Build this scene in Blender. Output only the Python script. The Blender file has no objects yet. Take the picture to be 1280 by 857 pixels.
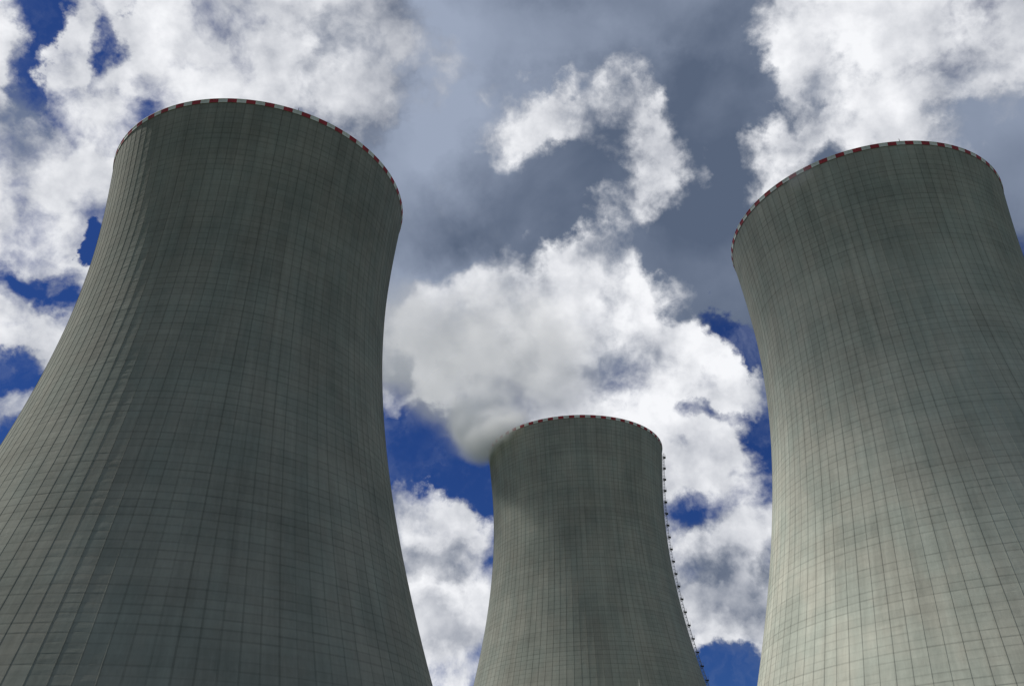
import bpy, bmesh, math, random
import numpy as np
from mathutils import Vector, Matrix

scene = bpy.context.scene
COL = scene.collection
R = math.radians

# ------------------------------------------------------------------ camera
CAM_PITCH, CAM_ROLL, FOC = 0.59538, -0.02640, 1069.145      # fitted to the photograph (pixels of a 1280 wide frame)
cam_d = bpy.data.cameras.new("camera")
cam = bpy.data.objects.new("camera", cam_d)
COL.objects.link(cam)
cam_d.sensor_fit = 'HORIZONTAL'
cam_d.sensor_width = 36.0
cam_d.lens = 36.0 * FOC / 1280.0
cam_d.shift_x = -22.19 / 1280.0
cam_d.shift_y = -41.65 / 1280.0
cam_d.clip_start = 0.1
cam_d.clip_end = 20000.0
_f = Vector((0, math.cos(CAM_PITCH), math.sin(CAM_PITCH)))
_u = Vector((0, -math.sin(CAM_PITCH), math.cos(CAM_PITCH)))
_r = Vector((1, 0, 0))
_c, _s = math.cos(CAM_ROLL), math.sin(CAM_ROLL)
_r2, _u2 = _r * _c + _u * _s, -_r * _s + _u * _c
m = Matrix((_r2, _u2, -_f)).transposed().to_4x4()
m.translation = Vector((0, 0, 1.7))
cam.matrix_world = m
scene.camera = cam

# ------------------------------------------------------------------ exposure
scene.view_settings.view_transform = 'Standard'
scene.view_settings.look = 'None'
scene.view_settings.exposure = 0.0
scene.view_settings.gamma = 1.0
scene.view_settings.use_curve_mapping = False
scene.cycles.use_denoising = True
scene.cycles.volume_bounces = 12
scene.cycles.volume_step_rate = 0.28
scene.cycles.max_bounces = 12

# ------------------------------------------------------------------ sun
SUN_AZ, SUN_EL = R(-73.5), R(55.5)          # azimuth from +Y, negative = left
SUN_DIR = Vector((math.sin(SUN_AZ) * math.cos(SUN_EL), math.cos(SUN_AZ) * math.cos(SUN_EL), math.sin(SUN_EL)))
sd = bpy.data.lights.new("sun", 'SUN')
sd.energy = 4.1
sd.angle = R(0.53)
sd.color = (1.0, 0.955, 0.87)
sun = bpy.data.objects.new("sun", sd)
COL.objects.link(sun)
sun.rotation_euler = (-SUN_DIR).to_track_quat('-Z', 'Y').to_euler()
sun.location = (-200, 60, 300)


# ------------------------------------------------------------------ node helpers
class NT:
    def __init__(self, tree):
        self.t = tree
        self.n = tree.nodes
        self.n.clear()

    def new(self, kind, **kw):
        nd = self.n.new(kind)
        for k, v in kw.items():
            setattr(nd, k, v)
        return nd

    def put(self, sock, v):
        if v is None:
            return
        if hasattr(v, 'is_output'):
            self.t.links.new(v, sock)
        else:
            sock.default_value = v

    def math(self, op, a, b=None, c=None, clamp=False):
        nd = self.new('ShaderNodeMath', operation=op, use_clamp=clamp)
        for i, v in enumerate((a, b, c)):
            self.put(nd.inputs[i], v)
        return nd.outputs[0]

    def vmath(self, op, a, b=None, scale=None):
        nd = self.new('ShaderNodeVectorMath', operation=op)
        self.put(nd.inputs[0], a)
        if b is not None:
            self.put(nd.inputs[1], b)
        if scale is not None:
            self.put(nd.inputs['Scale'], scale)
        return nd.outputs['Value'] if op in ('LENGTH', 'DOT_PRODUCT') else nd.outputs[0]

    def noise(self, vec, scale, detail=4, rough=0.5, dist=0.0, lac=2.0, out='Fac', ntype='FBM'):
        nd = self.new('ShaderNodeTexNoise', noise_type=ntype)
        self.put(nd.inputs['Vector'], vec)
        nd.inputs['Scale'].default_value = scale
        nd.inputs['Detail'].default_value = detail
        nd.inputs['Roughness'].default_value = rough
        nd.inputs['Lacunarity'].default_value = lac
        nd.inputs['Distortion'].default_value = dist
        return nd.outputs[out]

    def white(self, vec):
        nd = self.new('ShaderNodeTexWhiteNoise', noise_dimensions='3D')
        self.put(nd.inputs['Vector'], vec)
        return nd.outputs['Value']

    def step(self, v, lo, hi, to0=0.0, to1=1.0, kind='SMOOTHSTEP'):
        nd = self.new('ShaderNodeMapRange', interpolation_type=kind)
        self.put(nd.inputs['Value'], v)
        for k, x in zip(('From Min', 'From Max', 'To Min', 'To Max'), (lo, hi, to0, to1)):
            self.put(nd.inputs[k], x)
        return nd.outputs[0]

    def mix(self, fac, a, b, blend='MIX'):
        nd = self.new('ShaderNodeMix', data_type='RGBA', blend_type=blend)
        self.put(nd.inputs[0], fac)
        self.put(nd.inputs[6], a if hasattr(a, 'is_output') else (*a, 1.0))
        self.put(nd.inputs[7], b if hasattr(b, 'is_output') else (*b, 1.0))
        return nd.outputs[2]

    def xyz(self, x, y, z):
        nd = self.new('ShaderNodeCombineXYZ')
        for i, v in enumerate((x, y, z)):
            self.put(nd.inputs[i], v)
        return nd.outputs[0]

    def sep(self, v):
        nd = self.new('ShaderNodeSeparateXYZ')
        self.put(nd.inputs[0], v)
        return nd.outputs

    def blob(self, vec, loc, rot, scale):
        mp = self.new('ShaderNodeMapping', vector_type='TEXTURE')
        self.put(mp.inputs['Vector'], vec)
        mp.inputs['Location'].default_value = loc
        mp.inputs['Rotation'].default_value = rot
        mp.inputs['Scale'].default_value = scale
        g = self.new('ShaderNodeTexGradient', gradient_type='SPHERICAL')
        self.t.links.new(mp.outputs[0], g.inputs[0])
        return g.outputs[1]

    def field(self, vec, blobs, base=0.0):
        """sum of weighted soft ellipsoids"""
        acc = base
        for loc, rot, sc, w in blobs:
            b = self.blob(vec, loc, rot, sc)
            b = self.math('MULTIPLY', b, 1.7, clamp=True)
            acc = self.math('MULTIPLY_ADD', b, w, acc)
        return acc


def sky_blobs(rows):
    """rows: azimuth, elevation, half width, half height, tilt (degrees), weight -> ellipsoids on the unit sky"""
    out = []
    for az, el, w, h, tilt, wt in rows:
        a, e = R(az), R(el)
        d = Vector((math.sin(a) * math.cos(e), math.cos(a) * math.cos(e), math.sin(e)))
        rt = Vector((math.cos(a), -math.sin(a), 0))
        up = rt.cross(d)
        ct, st = math.cos(R(tilt)), math.sin(R(tilt))
        x = rt * ct + up * st
        y = -rt * st + up * ct
        mt = Matrix((x, y, x.cross(y))).transposed()
        s1, s2 = R(w), R(h)
        out.append((tuple(d), tuple(mt.to_euler('XYZ')), (s1, s2, max(s1, s2)), wt))
    return out


# ------------------------------------------------------------------ sky
WHITE = [   # azimuth, elevation, half width, half height, tilt (degrees), weight
    (-27.2, 49.2, 13.8, 6.5, 14, 0.9), (-18.1, 48.5, 10.8, 6.9, 9, 0.6), (-31.2, 45.3, 5.5, 4.6, 16, 0.6), (-37.3, 38.4, 6, 4.3, 19, 0.8),
    (-37.5, 35.3, 6, 5.1, 19, 0.8), (-35, 34.1, 4.4, 4.4, 18, 0.3), (-38.7, 44.9, 1.5, 3.4, 10, 1), (-42.9, 43, 2.4, 3.7, 22, 1.1),
    (-35.9, 28.5, 4.3, 3.4, 18, 0.8), (-34.6, 23.6, 3.4, 2.1, 17, 0.7), (-33.4, 28.1, 1.8, 1.3, 17, 0.4), (-41.5, 45.7, 2.5, 2, 22, -0.8),
    (-40.8, 42.7, 1.5, 2.8, 21, -0.9), (-36.7, 45.4, 1.7, 2.9, 19, -0.8), (-36.8, 47.8, 1.2, 1.2, 19, -0.8), (-35.4, 32.3, 2.4, 1.9, 18, -0.75),
    (-35.9, 33.8, 6.1, 12.2, 18, 0.3), (-33, 34.6, 0.6, 2.3, 28, -1), (-33.8, 30.9, 1.9, 0.9, 47, -0.5), (-34.9, 25.2, 2, 1.1, 47, -0.7),
    (-34.9, 27.1, 1.9, 0.9, 47, -0.7), (-39.4, 38.1, 0.6, 0.6, 20, -0.6), (-0.5, 46.4, 3.7, 2.9, 19, 0.65), (4.6, 47.7, 4.6, 2.3, 21, 0.5),
    (10.5, 48.2, 3.4, 2.2, 2, 0.55), (11.5, 43.8, 4.5, 4.7, -8, 0.75), (9.2, 40.2, 2.3, 3.8, 33, 0.5), (4.8, 39.1, 3.4, 3, -4, 0.8),
    (5.9, 36.6, 5.3, 3.2, -5, 0.8), (2.4, 33.9, 10.7, 5.4, -3, 0.9), (-3.4, 31.8, 8.5, 5.3, 0, 0.8), (-7.6, 28.5, 6.3, 2.5, 3, 0.7),
    (-0.9, 28.1, 9.6, 5.3, -1, 0.8), (8, 31.9, 9.5, 5.8, -6, 0.8), (12.6, 29.8, 6.2, 3.6, -9, 0.7), (6.4, 28.8, 9.5, 5.3, -5, 0.8),
    (15.3, 28.4, 4.1, 2, -10, 0.6), (-6.6, 33.4, 6.4, 4.3, 2, 0.35), (-6.8, 24.7, 5.2, 3.7, -28, -1), (-10.4, 30, 2.1, 2.1, 4, -0.7),
    (-3.9, 22.9, 2.5, 3.1, 1, -0.8), (-9.7, 24.8, 2.1, 6.2, 4, -0.4), (15.5, 31.8, 4.1, 2.1, -30, -0.9), (12.6, 26.4, 3.5, 1.6, 1, -0.75),
    (16.5, 24.9, 1.4, 2, -11, -0.45), (4.7, 29.7, 6.4, 3.6, -4, 0.45), (2.5, 45.6, 4.2, 3.7, -3, 0.4), (13.8, 42.9, 2, 3.1, -9, 0.2),
    (14.5, 24.9, 3, 2.6, -10, 0.5), (15.6, 27.3, 4.1, 1.4, -10, 0.5), (12.1, 20.3, 3.6, 1.8, 7, -0.7), (11, 23.7, 6.1, 5.1, -8, 0.7),
    (12.3, 18.1, 7.9, 5.9, -9, 0.8), (10, 13, 7.6, 3.8, -8, 0.7), (13.1, 13.7, 4.7, 2.8, -9, 0.5), (12, 11.1, 3.3, 1.5, 1, -1),
    (-6.9, 20.3, 6.1, 4.1, 2, 0.8), (-5.9, 15.9, 6.9, 6.9, 2, 0.8), (-7.8, 13, 3.8, 3.8, 3, 0.5), (-8.9, 22.3, 3.1, 1.2, 4, 0.3),
    (33.2, 46.4, 11.6, 5.3, -20, 1), (26.5, 48.5, 5.6, 4.7, -17, 0.6), (29, 43.2, 7.5, 4.7, 12, 0.7), (20.6, 41.3, 4, 2.8, 7, 1),
    (35.2, 41.6, 9.7, 5.3, -21, 0.8), (40.9, 43.3, 4.9, 4.1, -24, 0.6), (36.9, 36.4, 4.3, 6, -21, -0.6), (26.7, 44.9, 2.3, 2.3, -16, -0.9),
    (35.6, 31.3, 1.7, 2.6, -20, -0.7), (-7, 41.3, 9.5, 11.6, 2, -0.3), (14.7, 37.5, 5.2, 7.2, -10, -0.5), (18.2, 45.8, 4.5, 10.9, -2, -0.8),
    (8.8, 51.6, 10.9, 4, -7, -0.7), (3, 41.8, 3.8, 4.2, -3, -0.5), (-2.7, 38.8, 8.5, 4.3, 0, -0.5), (7.4, 43.1, 1.9, 4.2, -6, -0.3),
]
GREY = [   # azimuth, elevation, half width, half height, tilt (degrees), weight
    (7.6, 44.7, 23.8, 20.7, -6, 0.9), (-2.7, 51.1, 15, 9, 0, 0.6), (-6.8, 38.7, 10.6, 10.6, 2, 0.8), (15.9, 37.3, 9.3, 9.3, -10, 0.6),
    (-7.8, 33.3, 6.4, 4.2, 3, 0.5), (36.9, 36.9, 6, 7.8, -21, 0.7), (18.8, 47.8, 11.8, 10.8, -12, 0.5), (-41.2, 40.9, 3.3, 4.9, 21, 0.5),
    (-7.5, 16.8, 5.9, 5.9, 3, 0.6), (12.9, 15.6, 5.7, 4.8, -9, 0.7), (-6.8, 24.7, 5.2, 3.7, -28, -0.8), (15.6, 31.8, 4.1, 1.9, -30, -0.9),
    (-40.5, 45.1, 5, 4.1, 21, -0.5),
]
DARK = [   # azimuth, elevation, half width, half height, tilt (degrees), weight
    (-13.2, 46.1, 8.1, 11.1, 6, 0.28), (-10.8, 50.8, 6.9, 5.9, 5, 0.25), (-8.5, 42.8, 6.3, 9.4, 3, 0.2), (37.7, 38.6, 5.1, 5.1, -22, 0.3),
    (-41.4, 41.3, 3.3, 4.1, 21, 0.3), (12.7, 15.4, 5.7, 2.5, -29, 0.6), (-7.5, 17.6, 6, 1.4, 8, 0.5), (-8.3, 20.8, 5.1, 1.2, 3, 0.2),
    (-7.3, 13.5, 4.8, 2.1, 3, 0.55), (-6.6, 34.4, 8.5, 4.3, 2, 0.25), (-27.6, 50.1, 5.5, 1.8, 14, 0.12), (13.3, 24, 6.1, 3, -9, 0.12),
    (-17.2, 44.1, 6, 4, 8, 0.12), (41.4, 43.1, 3.3, 6.6, -24, 0.2),
]
GLIGHT = [   # azimuth, elevation, half width, half height, tilt (degrees), weight
    (-4.4, 51.6, 10, 6, 1, 0.35), (-7.9, 34.4, 7.4, 4.2, 3, 0.5), (-10.1, 44.8, 5.1, 10.3, 4, 0.3), (16.1, 51.7, 13.5, 3.9, -11, 0.12),
    (37.3, 37.8, 5.2, 6.9, -21, 0.35), (13.8, 36.6, 9.4, 7.3, -9, -0.12), (4.5, 42.8, 8.4, 6.3, -4, -0.1), (16, 43.1, 6.1, 7.1, -11, -0.25),
    (-4.1, 39.3, 6.4, 5.3, 1, -0.22), (3.8, 51.5, 7, 4, -4, 0.2), (-8.1, 47.5, 7.1, 9.2, 3, 0.35), (19.3, 49.2, 4.8, 3.9, -13, -0.2),
]
MAST = (24.77, 228.66, 44.69)


world = bpy.data.worlds.new("World")
scene.world = world
world.use_nodes = True
t = NT(world.node_tree)
gen = t.new('ShaderNodeTexCoord').outputs['Generated']
sky = t.new('ShaderNodeTexSky', sky_type='NISHITA', sun_disc=False)
sky.sun_elevation = SUN_EL
sky.sun_rotation = SUN_AZ
sky.air_density = 1.0
sky.dust_density = 0.2
sky.ozone_density = 3.0
blue = t.mix(1.0, sky.outputs[0], (0.12, 0.22, 0.48), 'MULTIPLY')

# ragged outlines: directions are pushed about by turbulence before the cloud masses are looked up
front = t.step(t.sep(gen)[1], 0.25, 0.62)            # 1 towards the part of the sky the towers stand against
n_w = t.noise(gen, 8.0, 8, 0.6, out='Color')
w1 = t.vmath('SCALE', t.vmath('SUBTRACT', n_w, (0.5, 0.5, 0.5)), scale=0.17)
dirw = t.vmath('ADD', gen, w1)
n_f = t.noise(t.vmath('ADD', gen, t.vmath('SCALE', w1, scale=0.25)), 15.0, 14, 0.57)   # cloud texture
n_r = t.noise(gen, 9.0, 8, 0.55)                     # rounded relief, lit from the sun's side
n_r2 = t.noise(t.vmath('ADD', gen, tuple(SUN_DIR * 0.03)), 9.0, 8, 0.55)
n_l = t.noise(gen, 3.1, 3, 0.5)
n_b = t.noise(gen, 6.0, 6, 0.5, dist=0.3)

W = t.field(dirw, sky_blobs(WHITE), t.math('MULTIPLY_ADD', front, -0.10, 0.18))
W = t.math('MULTIPLY_ADD', t.math('SUBTRACT', n_l, 0.5), 0.5, W)
W = t.math('MINIMUM', W, 1.05)
Wn = t.math('MULTIPLY_ADD', t.math('SUBTRACT', n_f, 0.5), 3.0, W)
a_w = t.step(Wn, 0.14, 1.10)
a_w = t.math('POWER', a_w, 0.85)
G = t.field(dirw, sky_blobs(GREY), t.math('MULTIPLY_ADD', front, -0.60, 0.65))
Gn = t.math('MULTIPLY_ADD', t.math('SUBTRACT', n_f, 0.5), 0.5, G)
a_g = t.step(Gn, 0.10, 0.66)
DK = t.field(dirw, sky_blobs(DARK), 0.0)

lum = t.math('MULTIPLY_ADD', t.math('SUBTRACT', n_r, n_r2), 2.3, 0.60)
lum = t.math('MULTIPLY_ADD', t.math('SUBTRACT', n_b, 0.5), 0.80, lum)
lum = t.math('MULTIPLY_ADD', t.math('SUBTRACT', n_f, 0.5), 0.45, lum)
lum = t.math('MULTIPLY_ADD', t.step(Wn, 0.3, 1.2), 0.32, lum)
lum = t.math('SUBTRACT', lum, DK)
lum = t.math('MULTIPLY', t.math('MAXIMUM', lum, 0.0), 0.86, clamp=True)
white = t.mix(lum, (1.75, 2.05, 2.75), (9.3, 9.4, 9.7))
glum = t.math('MULTIPLY_ADD', t.math('SUBTRACT', n_b, 0.5), 1.25, t.math('MULTIPLY_ADD', t.math('SUBTRACT', n_l, 0.5), 0.4, 0.17))
glum = t.math('ADD', glum, t.field(dirw, sky_blobs(GLIGHT), 0.0), clamp=True)
grey = t.mix(glum, (0.98, 1.30, 1.98), (3.3, 3.85, 5.0))
veil = t.math('MULTIPLY', t.step(t.noise(dirw, 10.0, 9, 0.6, dist=0.6), 0.48, 0.82), 0.35)      # thin ragged vapour in the gaps
blue = t.mix(veil, blue, (3.4, 3.9, 5.2))
c1 = t.mix(a_g, blue, grey)
c2 = t.mix(a_w, c1, white)
bg = t.new('ShaderNodeBackground')
t.put(bg.inputs[0], c2)
bg.inputs[1].default_value = 0.1
wo = t.new('ShaderNodeOutputWorld')
t.t.links.new(bg.outputs[0], wo.inputs[0])
world.cycles.sampling_method = 'MANUAL'
world.cycles.sample_map_resolution = 1024


# ------------------------------------------------------------------ object helpers
def mesh_obj(name, verts, faces, mats, parent=None, smooth=False, mat_idx=None, uvs=None):
    me = bpy.data.meshes.new(name)
    me.from_pydata(verts, [], faces)
    for mt in mats:
        me.materials.append(mt)
    if mat_idx is not None:
        me.polygons.foreach_set('material_index', np.asarray(mat_idx, dtype=np.int32))
    if uvs is not None:
        ul = me.uv_layers.new(name='UVMap')
        ul.data.foreach_set('uv', np.asarray(uvs, dtype=np.float32).ravel())
    if smooth:
        me.polygons.foreach_set('use_smooth', np.ones(len(me.polygons), dtype=bool))
    me.validate()
    me.update()
    o = bpy.data.objects.new(name, me)
    COL.objects.link(o)
    if parent:
        o.parent = parent
    return o


class MB:
    """collects small solids into one mesh"""
    def __init__(self):
        self.v, self.f, self.mi = [], [], []

    def _add(self, vs, fs, mi=0):
        o = len(self.v)
        self.v += [tuple(p) for p in vs]
        self.f += [tuple(i + o for i in q) for q in fs]
        self.mi += [mi] * len(fs)

    def box(self, c, ax, ay, az, mi=0):
        c, ax, ay, az = map(Vector, (c, ax, ay, az))
        vs = [c + ax * x + ay * y + az * z for z in (-1, 1) for y in (-1, 1) for x in (-1, 1)]
        self._add(vs, [(0, 2, 3, 1), (4, 5, 7, 6), (0, 1, 5, 4), (2, 6, 7, 3), (0, 4, 6, 2), (1, 3, 7, 5)], mi)

    def tube(self, pts, rad, n=6, mi=0):
        pts = [Vector(p) for p in pts]
        rad = rad if isinstance(rad, (list, tuple)) else [rad] * len(pts)
        vs, fs = [], []
        for i, p in enumerate(pts):
            d = (pts[min(i + 1, len(pts) - 1)] - pts[max(i - 1, 0)]).normalized()
            a = d.orthogonal().normalized()
            if abs(d.z) < 0.99:
                a = d.cross(Vector((0, 0, 1))).normalized()
            b = d.cross(a)
            for k in range(n):
                th = 2 * math.pi * k / n
                vs.append(p + (a * math.cos(th) + b * math.sin(th)) * rad[i])
        for i in range(len(pts) - 1):
            for k in range(n):
                k2 = (k + 1) % n
                fs.append((i * n + k, i * n + k2, (i + 1) * n + k2, (i + 1) * n + k))
        fs.append(tuple(range(n))[::-1])
        fs.append(tuple((len(pts) - 1) * n + k for k in range(n)))
        self._add(vs, fs, mi)

    def build(self, name, mats, parent=None):
        return mesh_obj(name, self.v, self.f, mats if isinstance(mats, list) else [mats], parent, mat_idx=self.mi)


def simple_mat(name, col, rough=0.7, metal=0.0, var=0.15, scale=3.0):
    mt = bpy.data.materials.new(name)
    mt.use_nodes = True
    q = NT(mt.node_tree)
    tc = q.new('ShaderNodeTexCoord').outputs['Object']
    n = q.noise(tc, scale, 6, 0.6)
    c = q.mix(q.step(n, 0.3, 0.7), tuple(x * (1 - var) for x in col), tuple(min(1, x * (1 + var)) for x in col))
    b = q.new('ShaderNodeBsdfPrincipled')
    q.put(b.inputs['Base Color'], c)
    b.inputs['Roughness'].default_value = rough
    b.inputs['Metallic'].default_value = metal
    o = q.new('ShaderNodeOutputMaterial')
    q.t.links.new(b.outputs[0], o.inputs[0])
    return mt


# ------------------------------------------------------------------ tower profile
H = 155.0
RIM = 1.05
N_PAN, N_LIFT = 110, 104


def prof(z):
    rt, zt, bu, bl, ca, cb = 34.6092, 121.296, 77.964, 86.532, -21.624, -1.8205
    tt = (z - zt) / 100.0
    return np.where(z > zt, rt * np.sqrt(1 + ((z - zt) / bu) ** 2) + ca * tt ** 3,
                    rt * np.sqrt(1 + ((z - zt) / bl) ** 2) + cb * tt ** 3)


# ------------------------------------------------------------------ materials
def concrete(seed, mouth_dark, gain):
    mt = bpy.data.materials.new("weathered_concrete")
    mt.use_nodes = True
    q = NT(mt.node_tree)
    uv = q.new('ShaderNodeUVMap').outputs[0]
    s = q.sep(uv)
    u, v = s[0], s[1]
    off = seed * 37.0
    fu = q.math('FLOOR', u)
    fv = q.math('FLOOR', v)
    cell = q.xyz(fu, fv, off)
    r_cell = q.white(cell)
    r_pan = q.white(q.xyz(fu, off, 3.0))
    r_lift = q.white(q.xyz(off, fv, 7.0))
    fr_u = q.math('FRACT', u)
    fr_v = q.math('FRACT', v)
    wob = q.noise(q.xyz(u, q.math('MULTIPLY', v, 0.6), off), 1.3, 5, 0.6)
    # distance to the vertical and the level joints, in panels / lifts
    du = q.math('ABSOLUTE', q.math('SUBTRACT', q.math('FRACT', q.math('ADD', u, 0.5)), 0.5))
    dv = q.math('ABSOLUTE', q.math('SUBTRACT', q.math('FRACT', q.math('ADD', v, 0.5)), 0.5))
    dv = q.math('ADD', dv, q.math('MULTIPLY', q.math('SUBTRACT', wob, 0.5), 0.10))
    big = q.noise(q.xyz(q.math('MULTIPLY', u, 0.14), q.math('MULTIPLY', v, 0.07), off), 1.0, 6, 0.6)     # broad weathering
    streak = q.noise(q.xyz(q.math('MULTIPLY', u, 1.6), q.math('MULTIPLY', v, 0.045), off + 5.0), 1.0, 7, 0.62)  # runs of rainwater
    fine = q.noise(q.xyz(q.math('MULTIPLY', u, 5.0), q.math('MULTIPLY', v, 1.1), off + 9.0), 1.0, 9, 0.68)
    bandn = q.noise(q.xyz(q.math('MULTIPLY', u, 0.10), q.math('MULTIPLY', v, 0.9), off + 2.0), 1.0, 3, 0.6)
    jv = q.math('MULTIPLY', q.step(du, 0.02, 0.085, 1.0, 0.0),
                q.math('MULTIPLY_ADD', wob, 0.55, q.math('MULTIPLY_ADD', q.white(q.xyz(q.math('FLOOR', q.math('ADD', u, 0.5)), off, 1.0)), 0.45, 0.0)))
    jh = q.math('MULTIPLY', q.step(dv, 0.03, 0.15, 1.0, 0.0),
                q.math('MULTIPLY_ADD', q.white(q.xyz(off, q.math('FLOOR', q.math('ADD', v, 0.5)), 2.0)), 0.55,
                       q.math('MULTIPLY', q.white(q.xyz(fu, q.math('FLOOR', q.math('ADD', v, 0.5)), off + 4.0)), 0.55)))
    hgt = q.step(v, 0.0, float(N_LIFT), kind='LINEAR')
    tone = q.math('MULTIPLY_ADD', q.math('SUBTRACT', big, 0.5), 0.85, 1.0)
    tone = q.math('MULTIPLY_ADD', q.math('SUBTRACT', streak, 0.5), 0.62, tone)
    tone = q.math('MULTIPLY_ADD', q.math('SUBTRACT', fine, 0.5), 0.34, tone)
    tone = q.math('MULTIPLY_ADD', q.math('SUBTRACT', bandn, 0.5), 0.22, tone)
    tone = q.math('MULTIPLY_ADD', q.math('SUBTRACT', r_cell, 0.5), 0.045, tone)
    tone = q.math('MULTIPLY_ADD', q.math('SUBTRACT', r_pan, 0.5), 0.07, tone)
    tone = q.math('MULTIPLY_ADD', q.math('SUBTRACT', r_lift, 0.5), 0.07, tone)
    mouth_tone = q.step(v, N_LIFT * 0.55, float(N_LIFT), 1.0, 1.0 - mouth_dark)                # darker towards the mouth
    tone = q.math('MULTIPLY', tone, mouth_tone)
    tone = q.math('MULTIPLY', tone, q.math('SUBTRACT', 1.0, q.math('MULTIPLY', jv, 0.33)))
    tone = q.math('MULTIPLY', tone, q.math('SUBTRACT', 1.0, q.math('MULTIPLY', jh, 0.23)))
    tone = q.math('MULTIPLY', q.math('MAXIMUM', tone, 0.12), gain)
    hue = q.noise(q.xyz(q.math('MULTIPLY', u, 0.3), q.math('MULTIPLY', v, 0.12), off + 20.0), 1.0, 5, 0.6)
    base = q.mix(q.step(hue, 0.35, 0.65), (0.264, 0.285, 0.251), (0.297, 0.300, 0.260))
    col = q.vmath('SCALE', base, scale=tone)
    b = q.new('ShaderNodeBsdfPrincipled')
    q.put(b.inputs['Base Color'], col)
    b.inputs['Roughness'].default_value = 0.93
    b.inputs['Specular IOR Level'].default_value = 0.2
    bp = q.new('ShaderNodeBump')
    bp.inputs['Strength'].default_value = 0.35
    bp.inputs['Distance'].default_value = 0.05
    hgtmap = q.math('MULTIPLY_ADD', jh, -0.5, q.math('MULTIPLY_ADD', fine, 0.9, q.math('MULTIPLY', wob, 0.8)))
    q.put(bp.inputs['Height'], hgtmap)
    q.t.links.new(bp.outputs[0], b.inputs['Normal'])
    o = q.new('ShaderNodeOutputMaterial')
    q.t.links.new(b.outputs[0], o.inputs[0])
    return mt


M_RED = simple_mat("red_warning_paint", (0.42, 0.035, 0.045), 0.6, 0, 0.25, 0.5)
M_WHITE = simple_mat("white_warning_paint", (0.76, 0.80, 0.75), 0.6, 0, 0.15, 0.5)
M_CAP = simple_mat("coping_concrete", (0.2, 0.2, 0.18), 0.9)
M_STEEL = simple_mat("galvanised_steel", (0.34, 0.36, 0.37), 0.5, 0.3)
M_DARK = simple_mat("dark_steel_grating", (0.035, 0.04, 0.042), 0.6, 0.2)
M_POLE = simple_mat("pale_painted_steel", (0.62, 0.62, 0.58), 0.5)

# ------------------------------------------------------------------ ground
gm = bpy.data.materials.new("mown_grass")
gm.use_nodes = True
q = NT(gm.node_tree)
gc = q.new('ShaderNodeTexCoord').outputs['Object']
g1 = q.noise(gc, 0.02, 8, 0.6)
g2 = q.noise(gc, 1.5, 8, 0.7)
gcol = q.mix(q.step(g1, 0.35, 0.65), (0.055, 0.075, 0.028), (0.105, 0.11, 0.05))
gcol = q.mix(q.step(g2, 0.3, 0.75), gcol, (0.045, 0.06, 0.025))
b = q.new('ShaderNodeBsdfPrincipled')
q.put(b.inputs['Base Color'], gcol)
b.inputs['Roughness'].default_value = 1.0
o = q.new('ShaderNodeOutputMaterial')
q.t.links.new(b.outputs[0], o.inputs[0])
gv, gf = [], []
G_R = [0, 20, 60, 150, 400, 1000, 2500, 6000]
for i, rr in enumerate(G_R):
    for k in range(64):
        a = 2 * math.pi * k / 64
        gv.append((rr * math.cos(a), rr * math.sin(a) + 150, 0.0) if rr else (1e-3 * math.cos(a), 150 + 1e-3 * math.sin(a), 0.0))
for i in range(len(G_R) - 1):
    for k in range(64):
        k2 = (k + 1) % 64
        gf.append((i * 64 + k, (i + 1) * 64 + k, (i + 1) * 64 + k2, i * 64 + k2))
ground = mesh_obj("ground", gv, gf, [gm])
ground['kind'] = 'structure'


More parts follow.
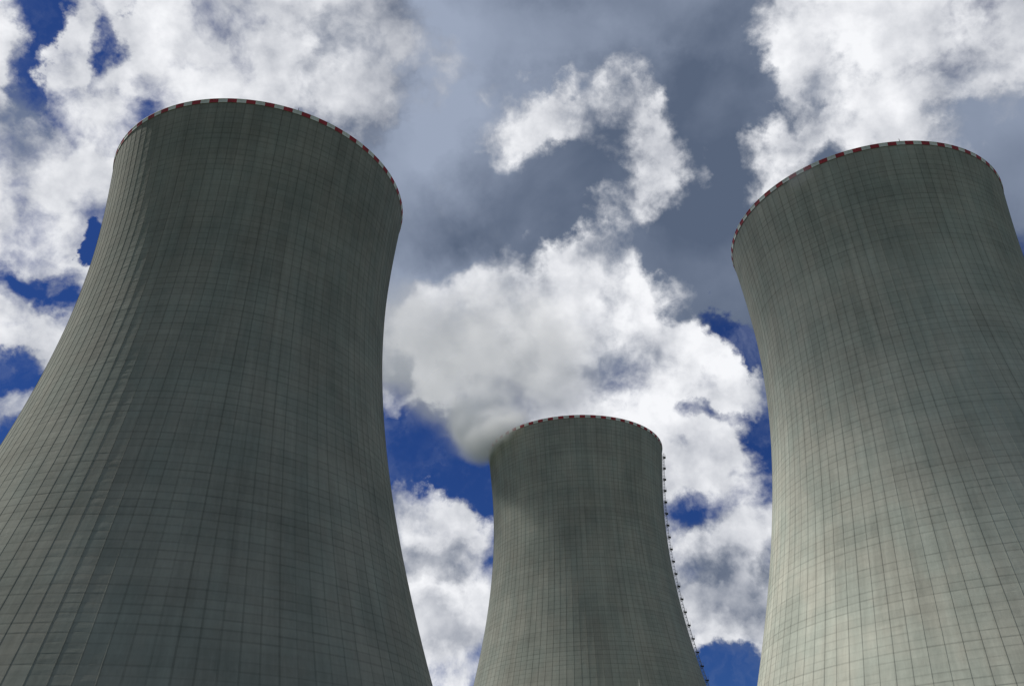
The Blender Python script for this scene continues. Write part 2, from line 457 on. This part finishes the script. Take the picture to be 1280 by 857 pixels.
# ------------------------------------------------------------------ cooling towers
def build_shell(seed, mat, parent):
    """hyperboloid shell of flat formwork panels: 110 panels round, 104 lifts high, a thin fin on every upright joint"""
    rng = np.random.default_rng(seed)
    zr = []                                         # level rows: two per lift, pinched at each joint
    lift_h = (H - RIM) / N_LIFT
    for i in range(N_LIFT):
        zr += [i * lift_h, i * lift_h + 0.10, (i + 0.5) * lift_h]
    zr.append(H - RIM)
    zr = np.array(zr)
    nz = len(zr)
    vv = zr / lift_h
    # columns in one panel: fin foot, fin crest, fin crest, fin foot, middle
    da = 2 * math.pi / N_PAN
    r_mean = 42.0
    fw = 0.055 / r_mean
    cols_u = [-fw * 1.6 / da, -fw / da, fw / da, fw * 1.6 / da, 0.5]
    cols_h = [0.0, 0.04, 0.04, 0.0, 0.0]
    nc = len(cols_u)
    U = np.concatenate([np.arange(N_PAN)[:, None] + np.array(cols_u)[None, :]]).ravel()
    Hh = np.tile(np.array(cols_h), N_PAN)
    isfin = np.tile(np.array([0, 1, 1, 0, 0]), N_PAN).astype(bool)
    ncol = len(U)
    ang = U * da
    r = prof(zr)[:, None] * np.ones((1, ncol))
    # flat panels: chord instead of arc
    loc = (U - np.round(U - 0.5) - 0.5)
    r = r * np.where(isfin[None, :], 1.0, math.cos(da / 2) / np.cos(loc * da))
    r += Hh[None, :]
    # formwork never lines up exactly
    pan = np.floor(U + 1e-6 + 0.0).astype(int) % N_PAN
    bul = rng.normal(0, 0.004, (nz, N_PAN)) + rng.normal(0, 0.0025, (nz, 1))
    liftstep = np.repeat(rng.normal(0, 0.002, (N_LIFT, N_PAN)), 3, axis=0)
    liftstep = np.vstack([liftstep, liftstep[-1:]])
    bul = bul * np.tile([0.5, 0.8, 1.0], N_LIFT + 1)[:nz, None] + liftstep
    r += bul[:, pan] * np.where(np.tile(np.array([0.7, 0.7, 0.7, 0.7, 1.6]), N_PAN), np.tile(np.array([0.7, 0.7, 0.7, 0.7, 1.6]), N_PAN), 0)[None, :]
    X = r * np.cos(ang)[None, :]
    Y = r * np.sin(ang)[None, :]
    Z = np.repeat(zr[:, None], ncol, axis=1)
    V = np.stack([X, Y, Z], -1).reshape(-1, 3)
    # inner wall
    nin = 110
    zin = np.linspace(0, H - RIM, 40)
    ai = np.arange(nin) * 2 * math.pi / nin
    ri = prof(zin)[:, None] - 0.45
    Vi = np.stack([ri * np.cos(ai)[None], ri * np.sin(ai)[None], np.repeat(zin[:, None], nin, 1)], -1).reshape(-1, 3)
    i0 = np.arange(nz - 1)[:, None] * ncol
    c0 = np.arange(ncol)[None, :]
    c1 = (c0 + 1) % ncol
    F = np.stack([i0 + c0, i0 + c1, i0 + ncol + c1, i0 + ncol + c0], -1).reshape(-1, 4)
    u0 = np.broadcast_to(U[None, :], (nz - 1, ncol))
    Un = np.append(U[1:], U[0] + N_PAN)
    u1 = np.broadcast_to(Un[None, :], (nz - 1, ncol))
    v0 = np.broadcast_to(vv[:-1, None], (nz - 1, ncol))
    v1 = np.broadcast_to(vv[1:, None], (nz - 1, ncol))
    uv = np.stack([np.stack([u0, v0], -1), np.stack([u1, v0], -1), np.stack([u1, v1], -1), np.stack([u0, v1], -1)], 2).reshape(-1, 2)
    base = len(V)
    j0 = np.arange(39)[:, None] * nin + base
    d0 = np.arange(nin)[None, :]
    d1 = (d0 + 1) % nin
    Fi = np.stack([j0 + d1, j0 + d0, j0 + nin + d0, j0 + nin + d1], -1).reshape(-1, 4)
    uvi = np.zeros((len(Fi) * 4, 2)) + 0.3
    faces = np.vstack([F, Fi])
    V = np.vstack([V, Vi])
    return mesh_obj("shell", V.tolist(), faces.tolist(), [mat], parent, uvs=np.vstack([uv, uvi]))


def build_rim(parent):
    """ring beam at the mouth, painted in turn red and white, with a walkway coping"""
    mb_v, mb_f, mi = [], [], []
    z0, z1 = H - RIM, H
    rows = [(float(prof(np.array(z0))) - 0.45, z0 - 0.3), (float(prof(np.array(z0))) + 0.12, z0 - 0.02), (float(prof(np.array(z0))) + 0.14, z0 + 0.02),
            (float(prof(np.array(z1))) + 0.14, z1 - 0.16), (float(prof(np.array(z1))) + 0.22, z1 - 0.14), (float(prof(np.array(z1))) + 0.22, z1),
            (float(prof(np.array(z1))) - 0.9, z1), (float(prof(np.array(z1))) - 0.9, z1 - 0.3), (float(prof(np.array(z0))) - 0.45, z1 - 0.6)]
    n = N_PAN * 2
    for rr, zz in rows:
        for k in range(n):
            a = 2 * math.pi * k / n
            mb_v.append((rr * math.cos(a), rr * math.sin(a), zz))
    nr = len(rows)
    for i in range(nr):
        i2 = (i + 1) % nr
        for k in range(n):
            k2 = (k + 1) % n
            mb_f.append((i * n + k, i * n + k2, i2 * n + k2, i2 * n + k))
            red = (k // 2) % 2 == 0
            mi.append((1 if red else 0) if i in (1, 2, 3, 4) else 2)
    return mesh_obj("rim_band", mb_v, mb_f, [M_WHITE, M_RED, M_CAP], parent, mat_idx=mi)


def build_rod(parent, ang, length=1.1):
    mb = MB()
    rr = float(prof(np.array(H)))
    x, y = rr * math.cos(ang), rr * math.sin(ang)
    mb.tube([(x, y, H - 0.02), (x, y, H + 0.12)], 0.10, 8)
    mb.tube([(x, y, H + 0.12), (x, y, H + length * 0.7), (x, y, H + length)], [0.08, 0.06, 0.03], 8)
    return mb.build("lightning_rod", M_DARK, parent)


TOWERS = [
    # centre x, centre y, world angle at which a red patch is centred, seed, darkening at the mouth
    (-70.647, 172.791, 0, 11, 0.10),
    (17.752, 337.630, 1, 23, 0.05),
    (95.950, 192.412, 2, 37, 0.22),
]
RED_AT = [-4.5, -0.85, 0.65]                # measured bearing of one red patch, degrees to the right of the face nearest the viewer
ROD_AT = [(325.0, 0), None, (1181.0, 2)]
LABELS = ["huge concrete cooling tower at the left with a thin sunlit strip down its edge",
          "smallest looking cooling tower in the middle with steam over its rim and a caged ladder",
          "huge concrete cooling tower at the right with a broad pale sunlit flank"]
towers = []
for i, (cx, cy, _, seed, mouth_dark) in enumerate(TOWERS):
    o = bpy.data.objects.new("cooling_tower", None)
    COL.objects.link(o)
    o.location = (cx, cy, 0)
    # local +X points (at angle phi) so that panel 0's middle is a red patch at the measured bearing
    face = math.atan2(-cy, -cx)             # direction from tower to viewer
    red_dir = face + R(RED_AT[i])           # to the viewer's right = counter-clockwise seen from above
    da = 2 * math.pi / N_PAN
    o.rotation_euler = (0, 0, red_dir - da * 0.5 - da * 2 * 28)      # seam away from the viewer
    o['label'] = LABELS[i]
    o['category'] = 'cooling tower'
    o['group'] = 'cooling towers of the power station'
    build_shell(seed, concrete(i + 1.0, mouth_dark, (1.03, 1.24, 1.60)[i]), o)
    build_rim(o)
    towers.append((o, face))


def local_angle(i, bearing):
    o, face = towers[i]
    return face + R(bearing) - o.rotation_euler.z


build_rod(towers[0][0], local_angle(0, 5.6))
build_rod(towers[2][0], local_angle(2, 23.5))

# caged ladder with rest platforms up the middle tower's right flank
tw = towers[1][0]
LA = local_angle(1, 82.5)


def on_wall(z, out, side=0.0):
    rr = float(prof(np.array(z))) + out
    return Vector((rr * math.cos(LA) - side * math.sin(LA), rr * math.sin(LA) + side * math.cos(LA), z))


lad = MB()
zz = np.arange(2.0, 152.0, 1.21)
for sd_ in (-0.25, 0.25):
    lad.tube([on_wall(z, 0.30, sd_) for z in zz], 0.055, 4)
for z in np.arange(2.0, 152.0, 0.605):
    lad.tube([on_wall(z, 0.30, -0.25), on_wall(z, 0.30, 0.25)], 0.016, 4)
for z in np.arange(2.5, 152.0, 1.21):       # cage hoops
    pts = []
    for k in range(7):
        a = -math.pi / 2 + math.pi * k / 6
        pts.append(on_wall(z, 0.35 + 0.70 * math.cos(a), 0.42 * math.sin(a)))
    lad.tube(pts, 0.045, 4)
for k in (1, 2, 3, 4, 5):
    a = -math.pi / 2 + math.pi * k / 6
    lad.tube([on_wall(z, 0.35 + 0.70 * math.cos(a), 0.42 * math.sin(a)) for z in zz], 0.045, 4)
ladder = lad.build("access_ladder", M_STEEL, tw)
for k in range(31):
    zc = 149.6 - 4.835 * k
    if zc < 3:
        break
    side = 0.5 if k % 2 else -0.5
    mb = MB()
    rad_v = Vector((math.cos(LA), math.sin(LA), 0))
    tan_v = Vector((-math.sin(LA), math.cos(LA), 0))
    mb.box(on_wall(zc, 1.02), rad_v * 0.55, tan_v * 0.8, Vector((0, 0, 0.05)), 1)          # grating deck
    mb.box(on_wall(zc - 0.16, 1.32), rad_v * 0.22, tan_v * 0.82, Vector((0, 0, 0.08)), 1)   # edge beam
    for s_ in (-0.8, 0.8):                                                                   # brackets back to the wall
        mb.tube([on_wall(zc - 0.09, 1.5, s_), on_wall(zc - 0.09, -0.02, s_)], 0.06, 4, 1)
        mb.tube([on_wall(zc - 0.1, 1.2, s_), on_wall(zc - 0.95, 0.0, s_)], 0.04, 4, 1)
    for s_ in (-0.9, 0.0, 0.9):
        mb.tube([on_wall(zc + 0.07, 1.6, s_), on_wall(zc + 0.07, 1.6, s_) + Vector((0, 0, 1.05))], 0.022, 4, 0)
    for s_ in (-0.9, 0.9):
        mb.tube([on_wall(zc + 0.07, 0.55, s_), on_wall(zc + 0.07, 0.55, s_) + Vector((0, 0, 1.05))], 0.022, 4, 0)
    base_p = on_wall(zc, 0)
    for hh in (0.55, 1.1):
        loop = []
        for o_, s_ in ((0.5, -0.9), (1.6, -0.9), (1.6, 0.9), (0.5, 0.9)):
            p = on_wall(zc, o_, s_)
            p.z = zc + hh
            loop.append(p)
        mb.tube(loop, 0.02, 4, 0)
    mb.build("platform", [M_STEEL, M_DARK], ladder)

# ------------------------------------------------------------------ slim mast in front of the middle tower
mx, my, mh = MAST
mb = MB()
mb.tube([(0, 0, 0), (0, 0, mh * 0.45), (0, 0, mh * 0.93), (0, 0, mh * 0.985), (0, 0, mh)], [0.34, 0.24, 0.13, 0.07, 0.02], 10)
mb.tube([(0, 0, 0.0), (0, 0, 0.25)], [0.6, 0.6], 12)
mast = mb.build("mast", M_POLE)
mast.location = (mx, my, 0)
mast['label'] = "thin pale mast tip standing in front of the farthest cooling tower"
mast['category'] = 'mast'


# ------------------------------------------------------------------ steam
def steam_mat(name, blobs, dens, nscale, lo, hi, amp):
    mt = bpy.data.materials.new(name)
    mt.use_nodes = True
    q = NT(mt.node_tree)
    p = q.new('ShaderNodeTexCoord').outputs['Object']
    wv = q.vmath('SCALE', q.vmath('SUBTRACT', q.noise(p, nscale * 0.6, 4, 0.55, out='Color'), (0.5, 0.5, 0.5)), scale=0.5 / nscale)
    pw = q.vmath('ADD', p, wv)
    f = q.field(pw, blobs, 0.0)
    f = q.math('MINIMUM', f, 1.0)
    n = q.noise(p, nscale, 7, 0.6)
    f = q.math('MULTIPLY_ADD', q.math('SUBTRACT', n, 0.5), amp, f)
    d = q.math('MULTIPLY', q.step(f, lo, hi), dens)
    v = q.new('ShaderNodeVolumePrincipled')
    v.inputs['Color'].default_value = (0.985, 0.993, 1.0, 1)
    v.inputs['Anisotropy'].default_value = 0.25
    q.put(v.inputs['Density'], d)
    o = q.new('ShaderNodeOutputMaterial')
    q.t.links.new(v.outputs[0], o.inputs['Volume'])
    return mt


def hull(name, rings, mat, n=20):
    """closed tube-like envelope: rings of (centre, radius)"""
    mbv, mbf = [], []
    cs = [Vector(c) for c, _ in rings]
    for i, (c, rr) in enumerate(rings):
        d = (cs[min(i + 1, len(cs) - 1)] - cs[max(0, i - 1)]).normalized()
        a = d.cross(Vector((0, 1, 0))).normalized()
        b_ = a.cross(d)
        for k in range(n):
            th = 2 * math.pi * k / n
            mbv.append(tuple(Vector(c) + (a * math.cos(th) + b_ * math.sin(th)) * rr))
    for i in range(len(rings) - 1):
        for k in range(n):
            k2 = (k + 1) % n
            mbf.append((i * n + k, i * n + k2, (i + 1) * n + k2, (i + 1) * n + k))
    mbf.append(tuple(range(n))[::-1])
    mbf.append(tuple((len(rings) - 1) * n + k for k in range(n)))
    ob = mesh_obj(name, mbv, mbf, [mat])
    bm = bmesh.new()
    bm.from_mesh(ob.data)
    bmesh.ops.recalc_face_normals(bm, faces=bm.faces)
    bm.to_mesh(ob.data)
    bm.free()
    return ob


# the plume leaves the mouth of the middle tower, spills over its lee (left) lip and drifts up and away to the left
tc = Vector((17.752, 337.63, 0))
PL = [((-17, 324, 157.5), 15, 9, 0.9), ((-23, 331, 160), 16, 12, 0.9), ((-6, 312, 157), 10, 5, 0.6), ((8, 345, 158), 24, 16, 0.8), ((-12, 334, 157), 17, 9, 0.8), ((-19, 340, 166), 20, 16, 0.9),
      ((-26, 352, 184), 34, 24, 0.9), ((-44, 362, 212), 50, 32, 0.9), ((-72, 372, 238), 60, 32, 0.8),
      ((5, 366, 214), 40, 34, 0.8), ((-10, 380, 245), 56, 36, 0.7)]
m_st = steam_mat("steam", [(c, (0, 0, 0), (rx, rx, rz), w) for c, rx, rz, w in PL], 0.017, 0.055, 0.25, 0.90, 2.1)
plume = hull("steam_plume", [((10, 338, 142), 36), ((6, 340, 150), 40), ((-6, 344, 165), 46), ((-14, 352, 185), 58),
                             ((-24, 362, 212), 78), ((-44, 370, 242), 86), ((-66, 376, 268), 84), ((-84, 380, 290), 60)], m_st)
plume['label'] = "broad white steam plume drifting up from the middle cooling tower"
plume['category'] = 'steam'
plume['kind'] = 'stuff'

LIP = [((-23, 329, 154.5), 10, 8, 1.0), ((-20, 320, 155), 10, 8, 1.0), ((-13.5, 311, 155.5), 9, 6.5, 0.95), ((-7, 305.5, 156), 7, 4.5, 0.75),
       ((-22, 330, 163), 15, 10, 1.0), ((-24, 336, 173), 18, 14, 0.9), ((-12, 320, 163), 14, 8, 0.9)]
m_lip = steam_mat("lip_steam", [(c, (0, 0, 0), (rx, rx, rz), w) for c, rx, rz, w in LIP], 0.17, 0.13, 0.12, 0.95, 1.2)
spill = hull("steam_spill", [((-17, 319, 143), 12), ((-17, 319, 147), 22), ((-17, 320, 156), 27), ((-18, 326, 165), 29), ((-21, 331, 176), 30), ((-23, 335, 186), 22)], m_lip)
spill['label'] = "dense steam curling over the left lip of the middle cooling tower"
spill['category'] = 'steam'
spill['kind'] = 'stuff'

_f2 = towers[2][1]
wa = _f2 + R(-16.0)
wr = 36.9
wc = Vector((95.95 + wr * math.cos(wa), 192.412 + wr * math.sin(wa), 152.5))
m_w = steam_mat("thin_steam", [(tuple(wc), (0, 0, 0), (5.5, 5.5, 5.0), 1.0), (tuple(wc + Vector((3, 4, 2.5))), (0, 0, 0), (7, 7, 3.5), 0.8)],
                0.055, 0.22, 0.35, 0.9, 0.8)
wisp = hull("steam_wisp", [(tuple(wc + Vector((0, 0, -7))), 4), (tuple(wc + Vector((0, 0, -3))), 8), (tuple(wc + Vector((1, 1, 2))), 9),
                           (tuple(wc + Vector((2, 2, 6))), 6)], m_w)
wisp['label'] = "thin faint wisp of steam over the rim of the right cooling tower"
wisp['category'] = 'steam'
wisp['kind'] = 'stuff'


# ------------------------------------------------------------------ unseen low clouds set up towards the sun to lay shade on the two farther towers
def cloud(target, height, rad_, dens, soft_lo, soft_hi, label):
    tgt = Vector(target)
    k = (height - tgt.z) / SUN_DIR.z
    c = tgt + SUN_DIR * k
    bm = bmesh.new()
    bmesh.ops.create_icosphere(bm, subdivisions=4, radius=1.0)
    rx, ry, rz = rad_
    for v in bm.verts:
        v.co = Vector((v.co.x * rx, v.co.y * ry, v.co.z * rz)) * 1.12
    me = bpy.data.meshes.new("cloud")
    bm.to_mesh(me)
    bm.free()
    mt = steam_mat("cloud_vapour", [((0, 0, 0), (0, 0, 0), rad_, 1.0)], dens, 1.6 / max(rad_), soft_lo, soft_hi, 1.1)
    me.materials.append(mt)
    ob = bpy.data.objects.new("cloud", me)
    COL.objects.link(ob)
    ob.location = c
    ob['label'] = label
    ob['category'] = 'cloud'
    ob['kind'] = 'stuff'
    return ob


cloud((12, 332, 100), 1500.0, (110, 110, 60), 0.004, 0.0, 0.7, "unseen cloud added to shade the farthest cooling tower")
cloud((82, 166, 150), 1300.0, (88, 88, 40), 0.026, 0.0, 0.9, "unseen thin cloud shading the mouth of the right cooling tower")
